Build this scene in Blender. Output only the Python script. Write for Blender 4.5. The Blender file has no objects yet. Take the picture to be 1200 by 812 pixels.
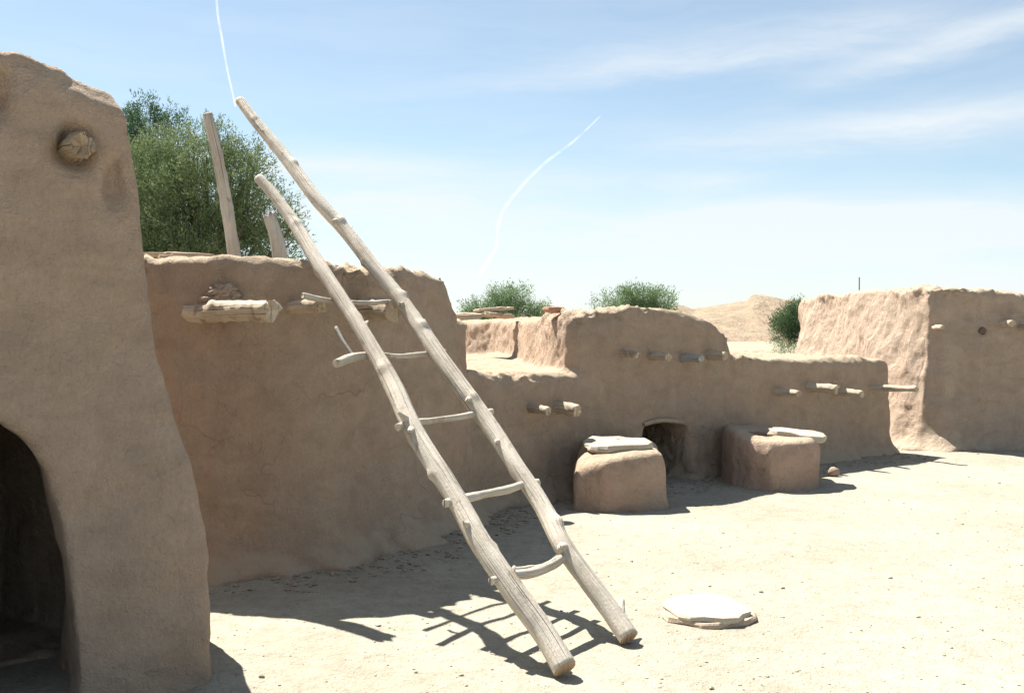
import bpy, bmesh, math, random
import numpy as np
from mathutils import Vector, Matrix, noise
from mathutils.bvhtree import BVHTree

random.seed(7)
scene = bpy.context.scene
COL = scene.collection
F = 1167.0                       # focal length in pixels of the 1200 wide photograph
TH = math.atan(21 / F)           # the camera looks very slightly down
CAM = Vector((0, 0, 1.6))
S = Vector((-.46, .51, 1.0)).normalized()      # towards the sun

# ------------------------------------------------------------------ helpers
def ray(px, py):
    a = (px - 600) / F; b = (406 - py) / F
    return Vector((a, math.cos(TH) + b * math.sin(TH), -math.sin(TH) + b * math.cos(TH)))
def W(px, py, d):
    r = ray(px, py); return CAM + r * (d / r.y)
def G(px, py, z=0.0):
    r = ray(px, py); return CAM + r * ((z - 1.6) / r.z)
def on_plane(px, py, p0, n):
    r = ray(px, py); return CAM + r * ((p0 - CAM).dot(n) / r.dot(n))

def fbm(p, octv=3, s=1.0):
    a = 0; amp = 1; q = p * s
    for _ in range(octv):
        a += amp * noise.noise(q); q = q * 2.07 + Vector((3.1, 7.7, 1.3)); amp *= .5
    return a
def smooth(a, b, x):
    t = min(1, max(0, (x - a) / (b - a))); return t * t * (3 - 2 * t)

def link(name, me, mats=None, parent=None):
    o = bpy.data.objects.new(name, me); COL.objects.link(o)
    if mats is not None:
        for m in (mats if isinstance(mats, (list, tuple)) else [mats]): me.materials.append(m)
    if parent is not None: o.parent = parent
    return o
def tag(o, label=None, cat=None, group=None, kind=None):
    if label: o['label'] = label
    if cat: o['category'] = cat
    if group: o['group'] = group
    if kind: o['kind'] = kind
    return o
def empty(name, loc, label, cat, group=None):
    o = bpy.data.objects.new(name, None); COL.objects.link(o); o.location = loc
    o.empty_display_size = .2
    return tag(o, label, cat, group)
def part(name, me, mats, root):
    """mesh given in world space, parented to a thing's empty"""
    me.transform(Matrix.Translation(-root.location))
    return link(name, me, mats, root)
def thing_mesh(name, me, mats, origin, label, cat, group=None):
    me.transform(Matrix.Translation(-Vector(origin)))
    o = link(name, me, mats); o.location = origin
    return tag(o, label, cat, group)
def bm_mesh(bm, name='m', shade=True):
    me = bpy.data.meshes.new(name); bm.normal_update(); bm.to_mesh(me); bm.free()
    if shade:
        for p in me.polygons: p.use_smooth = True
    return me

# ------------------------------------------------------------------ materials
def new_mat(name):
    m = bpy.data.materials.new(name); m.use_nodes = True
    nt = m.node_tree; nt.nodes.clear()
    out = nt.nodes.new('ShaderNodeOutputMaterial')
    b = nt.nodes.new('ShaderNodeBsdfPrincipled')
    nt.links.new(b.outputs[0], out.inputs[0])
    b.inputs['Specular IOR Level'].default_value = .15
    b.inputs['Roughness'].default_value = .95
    return m, nt, b
class NB:
    def __init__(s, nt): s.nt = nt; s.n = nt.nodes; s.l = nt.links
    def put(s, inp, v):
        if isinstance(v, bpy.types.NodeSocket): s.l.new(v, inp); return
        dv = inp.default_value
        if hasattr(dv, '__len__') and len(dv) == 4 and hasattr(v, '__len__') and len(v) == 3: v = (*v, 1)
        inp.default_value = v
    def coord(s, kind='Object'):
        return s.n.new('ShaderNodeTexCoord').outputs[kind]
    def mapping(s, v, scale=(1, 1, 1), rot=(0, 0, 0), loc=(0, 0, 0)):
        m = s.n.new('ShaderNodeMapping'); s.l.new(v, m.inputs[0])
        m.inputs['Scale'].default_value = scale; m.inputs['Rotation'].default_value = rot; m.inputs['Location'].default_value = loc
        return m.outputs[0]
    def noise(s, v, scale, detail=4, rough=.55, dist=0, color=False):
        t = s.n.new('ShaderNodeTexNoise'); s.l.new(v, t.inputs['Vector'])
        t.inputs['Scale'].default_value = scale; t.inputs['Detail'].default_value = detail
        t.inputs['Roughness'].default_value = rough; t.inputs['Distortion'].default_value = dist
        return t.outputs['Color' if color else 'Fac']
    def voro(s, v, scale, feature='F1', out='Distance'):
        t = s.n.new('ShaderNodeTexVoronoi'); t.feature = feature; s.l.new(v, t.inputs['Vector'])
        t.inputs['Scale'].default_value = scale
        return t.outputs[out]
    def ramp(s, f, stops):
        r = s.n.new('ShaderNodeValToRGB'); s.put(r.inputs[0], f)
        e = r.color_ramp.elements
        while len(e) < len(stops): e.new(.5)
        for el, (p, c) in zip(e, stops):
            el.position = p
            el.color = (c, c, c, 1) if isinstance(c, (int, float)) else (*c, 1)
        return r.outputs[0]
    def mix(s, f, a, b, mode='MIX'):
        m = s.n.new('ShaderNodeMix'); m.data_type = 'RGBA'; m.blend_type = mode
        s.put(m.inputs[0], f)
        s.put(m.inputs[6], (*a, 1) if isinstance(a, tuple) and len(a) == 3 else a)
        s.put(m.inputs[7], (*b, 1) if isinstance(b, tuple) and len(b) == 3 else b)
        return m.outputs[2]
    def math(s, op, a, b=0.0, c=0.0, clamp=False):
        m = s.n.new('ShaderNodeMath'); m.operation = op; m.use_clamp = clamp
        s.put(m.inputs[0], a); s.put(m.inputs[1], b); s.put(m.inputs[2], c)
        return m.outputs[0]
    def vmath(s, op, a, b):
        m = s.n.new('ShaderNodeVectorMath'); m.operation = op
        s.put(m.inputs[0], a); s.put(m.inputs[1], b); return m.outputs[0]
    def bump(s, h, strength, dist, normal=None):
        b = s.n.new('ShaderNodeBump'); b.inputs['Strength'].default_value = strength
        b.inputs['Distance'].default_value = dist; s.put(b.inputs['Height'], h)
        if normal is not None: s.l.new(normal, b.inputs['Normal'])
        return b.outputs[0]

def mat_adobe(name, c1, c2, c3, crack=1.0, cap=None, seed=0.0):
    m, nt, b = new_mat(name); k = NB(nt)
    geo = k.n.new('ShaderNodeNewGeometry')
    P = k.mapping(geo.outputs['Position'], loc=(seed, seed * .7, seed * .3))
    big = k.ramp(k.noise(P, .9, 3, .6), [(.35, 0.0), (.65, 1.0)])
    col = k.mix(big, c1, c2)
    # vertical rain streaks
    st = k.ramp(k.noise(k.mapping(P, (5, 5, .7)), 1.2, 3, .65), [(.42, 0.0), (.68, 1.0)])
    col = k.mix(k.math('MULTIPLY', st, .45), col, c3)
    gr = k.ramp(k.noise(P, 1.4, 4, .6, .5), [(.50, 0.0), (.66, 1.0)])
    col = k.mix(k.math('MULTIPLY', gr, .5), col, (.37, .29, .215))
    # hand smoothed mottling
    mt = k.ramp(k.noise(k.mapping(P, (1, 1, 1.7)), 4.5, 5, .62, .6), [(.3, .87), (.5, 1.0), (.72, 1.09)])
    col = k.mix(1.0, col, mt, 'MULTIPLY')
    sp = k.ramp(k.noise(k.mapping(P, (1, 1, .45)), 70, 5, .8, .5), [(.28, .62), (.42, .96), (.58, 1.02), (.72, 1.28)])
    col = k.mix(.8, col, sp, 'MULTIPLY')
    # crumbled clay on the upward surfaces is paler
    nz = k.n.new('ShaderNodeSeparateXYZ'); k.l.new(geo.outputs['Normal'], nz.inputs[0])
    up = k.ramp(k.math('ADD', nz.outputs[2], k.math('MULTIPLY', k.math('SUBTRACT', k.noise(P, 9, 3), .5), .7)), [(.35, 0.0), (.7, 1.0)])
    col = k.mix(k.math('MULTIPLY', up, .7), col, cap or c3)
    # cracks
    wn = k.n.new('ShaderNodeVectorMath'); wn.operation = 'SCALE'
    k.l.new(k.noise(P, 1.9, 3, .55, color=True), wn.inputs[0]); wn.inputs['Scale'].default_value = .8
    warp = k.vmath('ADD', P, wn.outputs[0])
    e1 = k.voro(warp, .85, 'DISTANCE_TO_EDGE')
    cr = k.ramp(e1, [(0.0, 1.0), (.0048, 0.0)])
    mask = k.ramp(k.noise(P, 1.3, 3, .65), [(.47, 0.0), (.60, 1.0)])
    cr = k.math('MULTIPLY', cr, mask)
    e2 = k.ramp(k.voro(warp, 3.4, 'DISTANCE_TO_EDGE'), [(0.0, 1.0), (.010, 0.0)])
    mask2 = k.ramp(k.noise(P, 1.7, 2, .5), [(.56, 0.0), (.66, 1.0)])
    cr2 = k.math('MULTIPLY', k.math('MULTIPLY', e2, mask2), .5)
    crk = k.math('MULTIPLY', k.math('MAXIMUM', cr, cr2), .55 * crack)
    col = k.mix(crk, col, (.10, .065, .04))
    k.put(b.inputs['Base Color'], col)
    h = k.math('ADD', k.math('ADD', k.math('MULTIPLY', k.noise(P, 12, 5, .66, .4), 1.0), k.math('MULTIPLY', k.noise(k.mapping(P, (1, 1, .55)), 3.2, 2, .6, 1.0), 1.6)), k.math('MULTIPLY', k.noise(P, 75, 3, .75), .55))
    k.put(b.inputs['Normal'], k.bump(h, .95, .04))
    return m

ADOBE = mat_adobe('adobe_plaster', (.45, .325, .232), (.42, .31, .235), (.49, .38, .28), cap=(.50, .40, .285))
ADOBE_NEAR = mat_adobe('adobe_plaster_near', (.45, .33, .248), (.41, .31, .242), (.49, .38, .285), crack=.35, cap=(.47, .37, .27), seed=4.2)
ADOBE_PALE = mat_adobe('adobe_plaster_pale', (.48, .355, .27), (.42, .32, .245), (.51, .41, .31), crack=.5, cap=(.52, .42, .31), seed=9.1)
ADOBE_RED = mat_adobe('hearth_clay', (.48, .325, .245), (.45, .315, .24), (.52, .395, .295), crack=.9, cap=(.52, .42, .30), seed=2.7)

def mat_wood(name, c1, c2, dark):
    m, nt, b = new_mat(name); k = NB(nt)
    uv = k.coord('UV')
    geo = k.n.new('ShaderNodeNewGeometry'); P = geo.outputs['Position']
    g = k.noise(k.mapping(uv, (26, 1.6, 1)), 1.6, 6, .7, .5)
    col = k.mix(k.ramp(g, [(.35, 0.0), (.62, 1.0)]), c1, c2)
    col = k.mix(k.math('MULTIPLY', k.ramp(k.noise(P, 3.2, 4, .6), [(.45, 0.0), (.7, 1.0)]), .5), col, dark)
    scar = k.ramp(k.noise(k.mapping(P, (1, 1, .6)), 6.5, 4, .55, .8), [(.60, 0.0), (.66, 1.0)])
    col = k.mix(k.math('MULTIPLY', scar, .65), col, dark)
    checks = k.ramp(k.noise(k.mapping(uv, (60, 1.3, 1)), 1.0, 3, .5, .3), [(.34, 1.0), (.39, 0.0)])
    col = k.mix(k.math('MULTIPLY', checks, .9), col, (.07, .055, .04))
    col = k.mix(k.math('MULTIPLY', k.ramp(k.noise(P, 45, 3, .7), [(.55, 0.0), (.75, 1.0)]), .3), col, dark)
    k.put(b.inputs['Base Color'], col)
    h = k.math('SUBTRACT', k.math('ADD', g, k.math('MULTIPLY', k.noise(P, 60, 3), .3)), checks)
    k.put(b.inputs['Normal'], k.bump(h, .8, .012))
    b.inputs['Roughness'].default_value = .85
    return m
WOOD = mat_wood('weathered_wood', (.56, .495, .405), (.70, .63, .53), (.36, .29, .21))
WOOD_DRY = mat_wood('bleached_wood', (.50, .40, .29), (.62, .52, .40), (.26, .19, .125))
WOOD_END = mat_wood('end_grain', (.36, .24, .16), (.46, .33, .23), (.22, .14, .09))
WOOD_MUD = mat_wood('mud_caked_wood', (.36, .27, .18), (.44, .34, .24), (.22, .15, .10))
WOOD_GREY = mat_wood('grey_wood', (.36, .34, .31), (.50, .48, .44), (.22, .195, .165))

def mat_stone(name, c1, c2, c3):
    m, nt, b = new_mat(name); k = NB(nt)
    P = k.coord('Object')
    col = k.mix(k.ramp(k.noise(P, 4, 4, .6), [(.35, 0.0), (.65, 1.0)]), c1, c2)
    lay = k.noise(k.mapping(P, (2, 2, 40)), 1.5, 4, .6)
    col = k.mix(k.math('MULTIPLY', k.ramp(lay, [(.45, 0.0), (.6, 1.0)]), .5), col, c3)
    col = k.mix(.7, col, k.ramp(k.noise(P, 60, 3, .7), [(.3, .75), (.5, 1.0), (.7, 1.1)]), 'MULTIPLY')
    k.put(b.inputs['Base Color'], col)
    k.put(b.inputs['Normal'], k.bump(k.math('ADD', k.noise(P, 22, 5, .65), k.math('MULTIPLY', lay, .6)), .7, .012))
    return m
SLAB = mat_stone('pale_sandstone', (.45, .395, .305), (.50, .445, .355), (.37, .285, .205))
SLAB_RED = mat_stone('red_sandstone', (.40, .20, .14), (.45, .25, .18), (.30, .15, .11))
SLAB_TAN = mat_stone('tan_sandstone', (.42, .33, .245), (.47, .38, .29), (.36, .24, .17))

def mat_ground():
    m, nt, b = new_mat('sandy_ground'); k = NB(nt)
    geo = k.n.new('ShaderNodeNewGeometry'); P = geo.outputs['Position']
    col = k.mix(k.ramp(k.noise(P, .7, 4, .6), [(.35, 0.0), (.65, 1.0)]), (.285, .257, .20), (.35, .322, .255))
    col = k.mix(.85, col, k.ramp(k.noise(P, 9, 5, .65), [(.3, .80), (.5, 1.0), (.7, 1.12)]), 'MULTIPLY')
    def v2(scale):
        t = k.n.new('ShaderNodeTexVoronoi'); k.l.new(P, t.inputs['Vector']); t.inputs['Scale'].default_value = scale
        c_ = k.n.new('ShaderNodeSeparateColor'); k.l.new(t.outputs['Color'], c_.inputs[0])
        return t.outputs['Distance'], c_.outputs
    d1, q1 = v2(85); d2, q2 = v2(34)
    col = k.mix(.85, col, k.ramp(q1[0], [(0.0, .80), (.2, .98), (.8, 1.0), (1.0, 1.12)]), 'MULTIPLY')
    col = k.mix(.6, col, k.ramp(q2[1], [(0.0, .78), (.06, 1.0), (1.0, 1.02)]), 'MULTIPLY')
    # far off, sparse scrub tints the plain
    sep = k.n.new('ShaderNodeSeparateXYZ'); k.l.new(P, sep.inputs[0])
    far = k.ramp(k.math('DIVIDE', sep.outputs[1], 200.0), [(.10, 0.0), (.30, 1.0)])
    scrub = k.ramp(k.noise(P, .12, 5, .65), [(.46, 0.0), (.58, 1.0)])
    col = k.mix(k.math('MULTIPLY', k.math('MULTIPLY', far, scrub), .6), col, (.22, .22, .12))
    k.put(b.inputs['Base Color'], col)
    h = k.math('ADD', k.math('MULTIPLY', d1, .5), k.math('MULTIPLY', k.noise(P, 14, 5, .7), 1.0))
    h = k.math('ADD', h, k.math('MULTIPLY', d2, .5))
    k.put(b.inputs['Normal'], k.bump(h, .7, .012))
    return m
GROUND = mat_ground()

def mat_hill():
    m, nt, b = new_mat('hill_earth'); k = NB(nt)
    geo = k.n.new('ShaderNodeNewGeometry'); P = geo.outputs['Position']
    col = k.mix(k.ramp(k.noise(P, .03, 6, .65), [(.4, 0.0), (.6, 1.0)]), (.30, .23, .16), (.37, .30, .215))
    band = k.noise(k.mapping(P, (.01, .01, .55)), 1.0, 4, .6)
    col = k.mix(k.math('MULTIPLY', k.ramp(band, [(.48, 0.0), (.58, 1.0)]), .45), col, (.30, .20, .14))
    col = k.mix(k.math('MULTIPLY', k.ramp(k.noise(k.mapping(P, (1, .35, 1)), .30, 5, .75), [(.50, 0.0), (.62, 1.0)]), .6), col, (.17, .17, .10))
    k.put(b.inputs['Base Color'], col)
    k.put(b.inputs['Normal'], k.bump(k.noise(k.mapping(P, (1, .4, 1)), .16, 6, .72), 1.0, 5.0))
    return m
HILL = mat_hill()

def mat_leaf(name, c1, c2, c3):
    m, nt, b = new_mat(name); k = NB(nt)
    oi = k.n.new('ShaderNodeNewGeometry')
    rnd = oi.outputs['Random Per Island']
    col = k.ramp(rnd, [(0.0, c1), (.5, c2), (1.0, c3)])
    k.put(b.inputs['Base Color'], col)
    b.inputs['Roughness'].default_value = .7
    tr = k.n.new('ShaderNodeBsdfTranslucent'); k.put(tr.inputs[0], col)
    mx = k.n.new('ShaderNodeMixShader'); mx.inputs[0].default_value = .3
    out = [n for n in k.n if n.type == 'OUTPUT_MATERIAL'][0]
    k.l.new(b.outputs[0], mx.inputs[1]); k.l.new(tr.outputs[0], mx.inputs[2]); k.l.new(mx.outputs[0], out.inputs[0])
    return m
LEAF = mat_leaf('tamarisk_leaf', (.095, .14, .055), (.155, .205, .095), (.225, .27, .145))
LEAF_DK = mat_leaf('dark_leaf', (.05, .095, .045), (.075, .13, .06), (.11, .17, .085))
LEAF_FAR = mat_leaf('far_leaf', (.11, .18, .075), (.16, .24, .11), (.21, .28, .15))
LEAF_SCRUB = mat_leaf('scrub_leaf', (.15, .18, .09), (.20, .225, .12), (.26, .27, .16))
def mat_plain(name, c, rough=.9):
    m, nt, b = new_mat(name); k = NB(nt)
    P = k.coord('Object')
    k.put(b.inputs['Base Color'], k.mix(1.0, c, k.ramp(k.noise(P, 8, 5, .65), [(.3, .7), (.7, 1.2)]), 'MULTIPLY'))
    b.inputs['Roughness'].default_value = rough
    k.put(b.inputs['Normal'], k.bump(k.noise(P, 30, 4), .5, .01))
    return m
BARK = mat_plain('bark', (.16, .12, .09))
PEB = mat_plain('pebble', (.39, .35, .275))
CLOD = mat_plain('dry_clod', (.30, .25, .185))
IRON = mat_plain('rusty_post', (.08, .06, .05))

# ------------------------------------------------------------------ adobe masses
def loft(levels):
    """levels: list of rings (same count) of world points, bottom to top -> closed bmesh"""
    bm = bmesh.new(); rings = []
    for r in levels: rings.append([bm.verts.new(p) for p in r])
    n = len(rings[0])
    for a, b in zip(rings, rings[1:]):
        for i in range(n):
            bm.faces.new((a[i], a[(i + 1) % n], b[(i + 1) % n], b[i]))
    bm.faces.new(list(reversed(rings[0]))); bm.faces.new(rings[-1])
    bmesh.ops.triangulate(bm, faces=[f for f in bm.faces if len(f.verts) > 4])
    bmesh.ops.recalc_face_normals(bm, faces=bm.faces)
    return bm
def temp_obj(bm, name='tmp'):
    me = bpy.data.meshes.new(name); bm.to_mesh(me); bm.free()
    o = bpy.data.objects.new(name, me); COL.objects.link(o); return o
def adobe(bms, voxel, cutters=(), smooth_it=6, seed=0, amp=(.03, .012, .004), top=None, flare=.07, flare_fn=None, rough=.03, rough_left=0):
    """union of lofts, openings cut out, voxel remeshed, softened and eroded"""
    objs = [temp_obj(b) for b in bms]
    base = objs[0]
    vox = base.modifiers.new('u', 'REMESH')
    # join all lofts in one mesh: the voxel remesh makes the union
    bm = bmesh.new()
    for o in objs: bm.from_mesh(o.data)
    bm.to_mesh(base.data); bm.free()
    vox.mode = 'VOXEL'; vox.voxel_size = voxel
    cobs = [temp_obj(c) for c in cutters]; cutmods = []
    for c in cobs:
        bo = base.modifiers.new('b', 'BOOLEAN'); bo.operation = 'DIFFERENCE'; bo.object = c; bo.solver = 'EXACT'; cutmods.append(bo)
    if cobs:
        v2 = base.modifiers.new('u2', 'REMESH'); v2.mode = 'VOXEL'; v2.voxel_size = voxel
    sm = base.modifiers.new('s', 'SMOOTH'); sm.factor = .5; sm.iterations = smooth_it
    dg = bpy.context.evaluated_depsgraph_get(); dg.update()
    me = bpy.data.meshes.new_from_object(base.evaluated_get(dg))
    if not len(me.vertices):
        for bo in cutmods: bo.solver = 'FAST'
        dg.update(); me = bpy.data.meshes.new_from_object(base.evaluated_get(dg))
        print('fast boolean', len(me.vertices))
    for o in objs + cobs: bpy.data.objects.remove(o)
    n = len(me.vertices)
    off = Vector((seed * 3.7, seed * 1.9, seed))
    co = np.empty(n * 3); me.vertices.foreach_get('co', co)
    nr = np.empty(n * 3); me.vertices.foreach_get('normal', nr) if hasattr(me.vertices[0], 'normal') else None
    co = co.reshape(-1, 3); nr = nr.reshape(-1, 3)
    out = co.copy()
    for i in range(n):
        p = Vector(co[i]); q = p + off; nn = Vector(nr[i])
        d = amp[0] * noise.noise(q * 1.1) + amp[1] * noise.noise(q * 3.6) + amp[2] * noise.noise(q * 11)
        t = top(p) if top else 99
        w = smooth(t - .22, t - .03, p.z)
        if w > 0:
            e = abs(noise.noise(q * 7.5)) + .6 * abs(noise.noise(q * 17))
            m_ = smooth(-.25, .35, noise.noise(Vector((q.x * .9, q.y * .9, 7)))) * .85 + .15
            inw = 0
            d += w * m_ * (rough * (.7 * noise.noise(q * 4.5) + .9 * noise.noise(q * 12) + .6 * noise.noise(q * 26)) - rough * .7 * e)
            v = w * (.040 * noise.noise(Vector((q.x * 1.3, q.y * 1.3, 0))) + m_ * .018 * noise.noise(Vector((q.x * 4.3, q.y * 4.3, 5))) + m_ * .016 * noise.noise(Vector((q.x * 13, q.y * 13, 5))))
        else: v = 0; inw = 0
        wl_ = rough_left * smooth(.55, .9, -nn.x) if rough_left else 0
        if wl_: d += wl_ * (.05 * noise.noise(Vector((q.x * 1.6, q.y * 1.6, q.z * 1.6))) + .022 * noise.noise(q * 5) + .016 * noise.noise(q * 15))
        fl = (flare_fn(p) if flare_fn else flare) * math.exp(-max(0, p.z) / .10) * (1 + .7 * noise.noise(Vector((q.x * 2.1, q.y * 2.1, 1))) + .5 * noise.noise(q * 7))
        h = Vector((nn.x, nn.y, 0))
        np_ = p + nn * d + h * (fl - inw) + Vector((0, 0, v))
        out[i] = np_
    me.vertices.foreach_set('co', out.reshape(-1)); me.update()
    for p in me.polygons: p.use_smooth = True
    return me
def bvh_of(me):
    return BVHTree.FromPolygons([v.co.copy() for v in me.vertices], [tuple(p.vertices) for p in me.polygons])
def hit(bvh, px, py):
    r = ray(px, py).normalized()
    loc, nor, i, d = bvh.ray_cast(CAM, r)
    return loc

def block(front, back, zb=-.15, batter=.07, side=None):
    """front: list of top front points; back: list of top back points in the same order reversed round the ring"""
    ring = [Vector(p) for p in front] + [Vector(p) for p in back]
    c = sum(ring, Vector()) / len(ring)
    lv = []
    for kk, (f, bt) in enumerate(((0, 1.0), (.35, .55), (.7, .22), (.9, .05), (1, 0), (1, 0))):
        r = []
        for i, p in enumerate(ring):
            a = ring[i - 1]; b = ring[(i + 1) % len(ring)]
            t = Vector((b.x - a.x, b.y - a.y, 0)).normalized(); nn = Vector((t.y, -t.x, 0))
            if nn.dot(Vector((p.x - c.x, p.y - c.y, 0))) < 0: nn = -nn
            z = zb + (p.z - zb) * f
            bb = (batter[i] if isinstance(batter, list) else batter) * bt
            irr = .5 + .9 * abs(noise.noise(Vector((p.x * 2.3, p.y * 2.3, 3))))
            if kk == 4: z -= .085 * irr
            if kk == 5: bb = -.085 * irr
            r.append(Vector((p.x, p.y, z)) + nn * bb)
        lv.append(r)
    return loft(lv)

# ---- near building on the left (doorway cut by the frame)
def near_building():
    lev = [(-.15, 246, 4.45), (.0, 245, 4.45), (.35, 243, 4.43), (.62, 240, 4.42), (.86, 229, 4.40), (1.02, 214, 4.38), (1.14, 203, 4.37),
           (1.36, 190, 4.35), (1.66, 179, 4.33), (2.04, 166, 4.30), (2.40, 150, 4.27), (2.70, 149, 4.25)]
    rings = []
    for z, px, d in lev:
        rr = (px - 600) / F
        c1 = Vector((rr * d, d, z)); c2 = Vector(((rr - .008) * (d + .72), d + .72, z))
        top_w = smooth(2.3, 2.7, z)
        ring = [Vector((-4.9, 2.55, z)), Vector((-2.42, 3.66, z)), Vector((-2.04 + .0 * z, 3.98, z)), c1, c2,
                Vector((-2.75, 5.9, z)), Vector((-5.0, 6.1, z))]
        if z == 2.70:
            ring = [Vector((p.x, p.y, 2.76 - .0 * i)) for i, p in enumerate(ring)]
            ring[3].z = 2.61; ring[4].z = 2.58
            ring[2].z = 2.73
            low = [Vector((p.x, p.y, p.z - .10)) for p in ring]; rings.append(low)
            ring[2].y += .06; ring[3].x -= .07; ring[3].y += .05; ring[4].x -= .08; ring[1].y += .06; ring[3].z -= .01
        rings.append(ring)
    body = loft(rings)
    # doorway: arch whose right jamb shows at the left frame edge
    n = Vector((.6, -.8, 0)); t = Vector((.8, .6, 0)) * 1
    p0 = Vector((-2.04, 3.98, 0))
    ftan = (Vector((-1.6, 4.33, 0)) - Vector((-2.04, 3.98, 0))).normalized(); fn = Vector((ftan.y, -ftan.x, 0))
    prof = []
    for px, py in ((80, 900), (78, 812), (75, 750), (66, 665), (55, 605), (38, 548), (14, 512), (-20, 492)):
        q = on_plane(px, py, p0, fn); prof.append(q)
    top = prof[-1]
    le = [Vector(top) + ftan * -.10 + Vector((0, 0, -.02)), Vector(top) + ftan * -.19 + Vector((0, 0, -.3)), Vector(top) + ftan * -.20 + Vector((0, 0, -1.3))]
    prof = [Vector((p.x, p.y, p.z)) for p in prof + le]
    prof[0].z = -.3; prof[-1].z = -.3
    cut1 = loft([[p + fn * .4 for p in prof], [p - fn * .75 + ftan * .14 for p in prof]])
    room = loft([[Vector((-4.4, 3.7, z)), Vector((-3.0, 4.15, z)), Vector((-2.13, 4.5, z)), Vector((-2.15, 5.0, z)), Vector((-2.8, 5.4, z)), Vector((-4.5, 5.6, z))] for z in (.06, 2.2)])
    hc = on_plane(86, 172, p0, fn)
    up = Vector((0, 0, 1))
    def pit(px, py, rx, rz, dp, sd):
        c_ = on_plane(px, py, p0, fn)
        return loft([[c_ + (ftan * (rx * math.cos(a)) + up * (rz * math.sin(a))) * (1 + .35 * noise.noise(Vector((math.cos(a) * 1.2, math.sin(a) * 1.2, sd)))) * sc + fn * dd for a in [i * math.pi / 8 for i in range(16)]] for dd, sc in ((.2, 1.3), (0, 1.1), (-dp, .6))])
    hole = pit(86, 176, .085, .105, .08, 1); hole2 = pit(133, 218, .05, .12, .05, 4); hole3 = pit(-2, 115, .035, .16, .06, 9)
    me = adobe([body], .022, [cut1, room, hole, hole2, hole3], 7, 1, (.036, .018, .008), top=lambda p: 2.64, flare=.02, rough=.05)
    return me
me0 = near_building(); b0 = bvh_of(me0)
r0 = empty('adobe_building', (-2.4, 4.4, 0), 'tall brown adobe building corner at the left edge with a big dark doorway', 'building')
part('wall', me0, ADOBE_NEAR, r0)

# ---- block behind the ladder
f1 = [W(20, 298, 6.8), W(120, 299, 6.62), W(185, 301, 6.55), W(249, 302, 6.46), W(310, 304, 6.50), W(350, 306, 6.60), W(385, 309, 6.80), W(435, 314, 7.12), W(480, 316, 7.55), W(512, 319, 7.92), W(526, 326, 8.12), W(533, 345, 8.25), W(540, 362, 8.4)]
def back_of(p, dx, dy): return Vector((p.x + dx, p.y + dy, p.z))
bk1 = [back_of(f1[-1], -.55, .9), Vector((-1.9, 10.2, 2.0)), Vector((-4.6, 9.0, 2.0))]
m1a = block(f1, bk1, batter=.05)
# lower shoulder at its right end
sh = [W(525, 371, 8.15), W(546, 373, 8.62), ]
m1b = block([W(500, 371, 7.9), W(528, 372, 8.2), W(549, 374, 8.66)], [Vector((-.62, 9.6, 1.68)), Vector((-1.5, 9.6, 1.68)), Vector((-1.2, 8.6, 1.68))], batter=.05)
def top1(p): return 2.02 + (1.6 - 2.02) * 0
me1 = adobe([m1a, m1b], .028, (), 5, 2, (.045, .020, .009), top=lambda p: 2.02, flare=.19, rough=.055)
b1 = bvh_of(me1)
r1 = empty('adobe_building', (-1.2, 7.6, 0), 'tall cracked adobe room block that the long wooden ladder leans against', 'building')
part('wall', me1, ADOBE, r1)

# ---- long block with the small doorway
P_ = lambda px, py, d: W(px, py, d)
low_front = [W(546, 432, 8.62), W(580, 434, 8.95), W(618, 436, 9.25), W(650, 438, 9.5), W(690, 439, 9.75)]
zl = low_front[1].z
m2a = block(low_front, [Vector((.55, 16.0, zl)), Vector((-1.5, 16.0, zl)), Vector((-1.7, 10.0, zl))], batter=.07)
up_front = [W(538, 375, 14.9), W(575, 375, 14.3), W(598, 374, 13.4), W(622, 371, 11.5), W(645, 368, 10.3), W(662, 366, 9.86), W(680, 365, 9.76), W(702, 363, 9.86), W(735, 361, 10.0), W(770, 361, 10.3), W(805, 364, 10.6), W(822, 369, 10.75), W(836, 376, 10.85), W(850, 386, 10.98), W(857, 398, 11.02)]
zz = 1.76
m2b = block(up_front, [Vector((2.2, 11.5, 1.5)), Vector((1.7, 14.2, 1.75)), Vector((.7, 16.0, 1.75)), Vector((-1.0, 16.2, 1.72))], batter=[.30, .30, .28, .28, .26, .20, .10] + [.06] * 13)
lo3 = [W(820, 413, 10.75), W(862, 415, 11.05), W(914, 419, 11.5), W(960, 421, 11.95), W(1000, 420, 12.4), W(1041, 421, 12.9)]
m2c = block(lo3, [Vector((4.35, 13.6, 1.24)), Vector((3.2, 14.2, 1.28)), Vector((2.2, 13.2, 1.3))], batter=.05)
# doorway
wt = Vector((.79, .61, 0)).normalized(); wn = Vector((.61, -.79, 0)).normalized()
dp0 = W(780, 500, 10.33)
prof = [on_plane(px, py, dp0, wn) for px, py in ((756, 620), (755, 560), (754, 520), (753, 503), (760, 497), (775, 495), (792, 496), (806, 499), (810, 508), (811, 540), (812, 575), (813, 620))]
for p in prof:
    p.z = max(p.z, -.0)
prof[0].z = prof[-1].z = -.3
door_prof = prof
cut = loft([[p + wn * .5 for p in prof], [p - wn * .9 for p in prof]])
room = loft([[dp0 + wt * a - wn * b + Vector((0, 0, z - dp0.z)) for a, b in ((-.9, .40), (.40, .40), (.40, 2.1), (-.9, 2.1))] for z in (.03, .88)])
def top2(p):
    # local height of the block
    px = 600 + F * p.x / p.y
    if px > 858: return 1.27
    if (px < 655 and p.y < 9.3 + .5 * max(0, p.x)): return 1.23
    return 1.76 if px < 815 else (1.76 - (px - 815) / 45 * .36)
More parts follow.
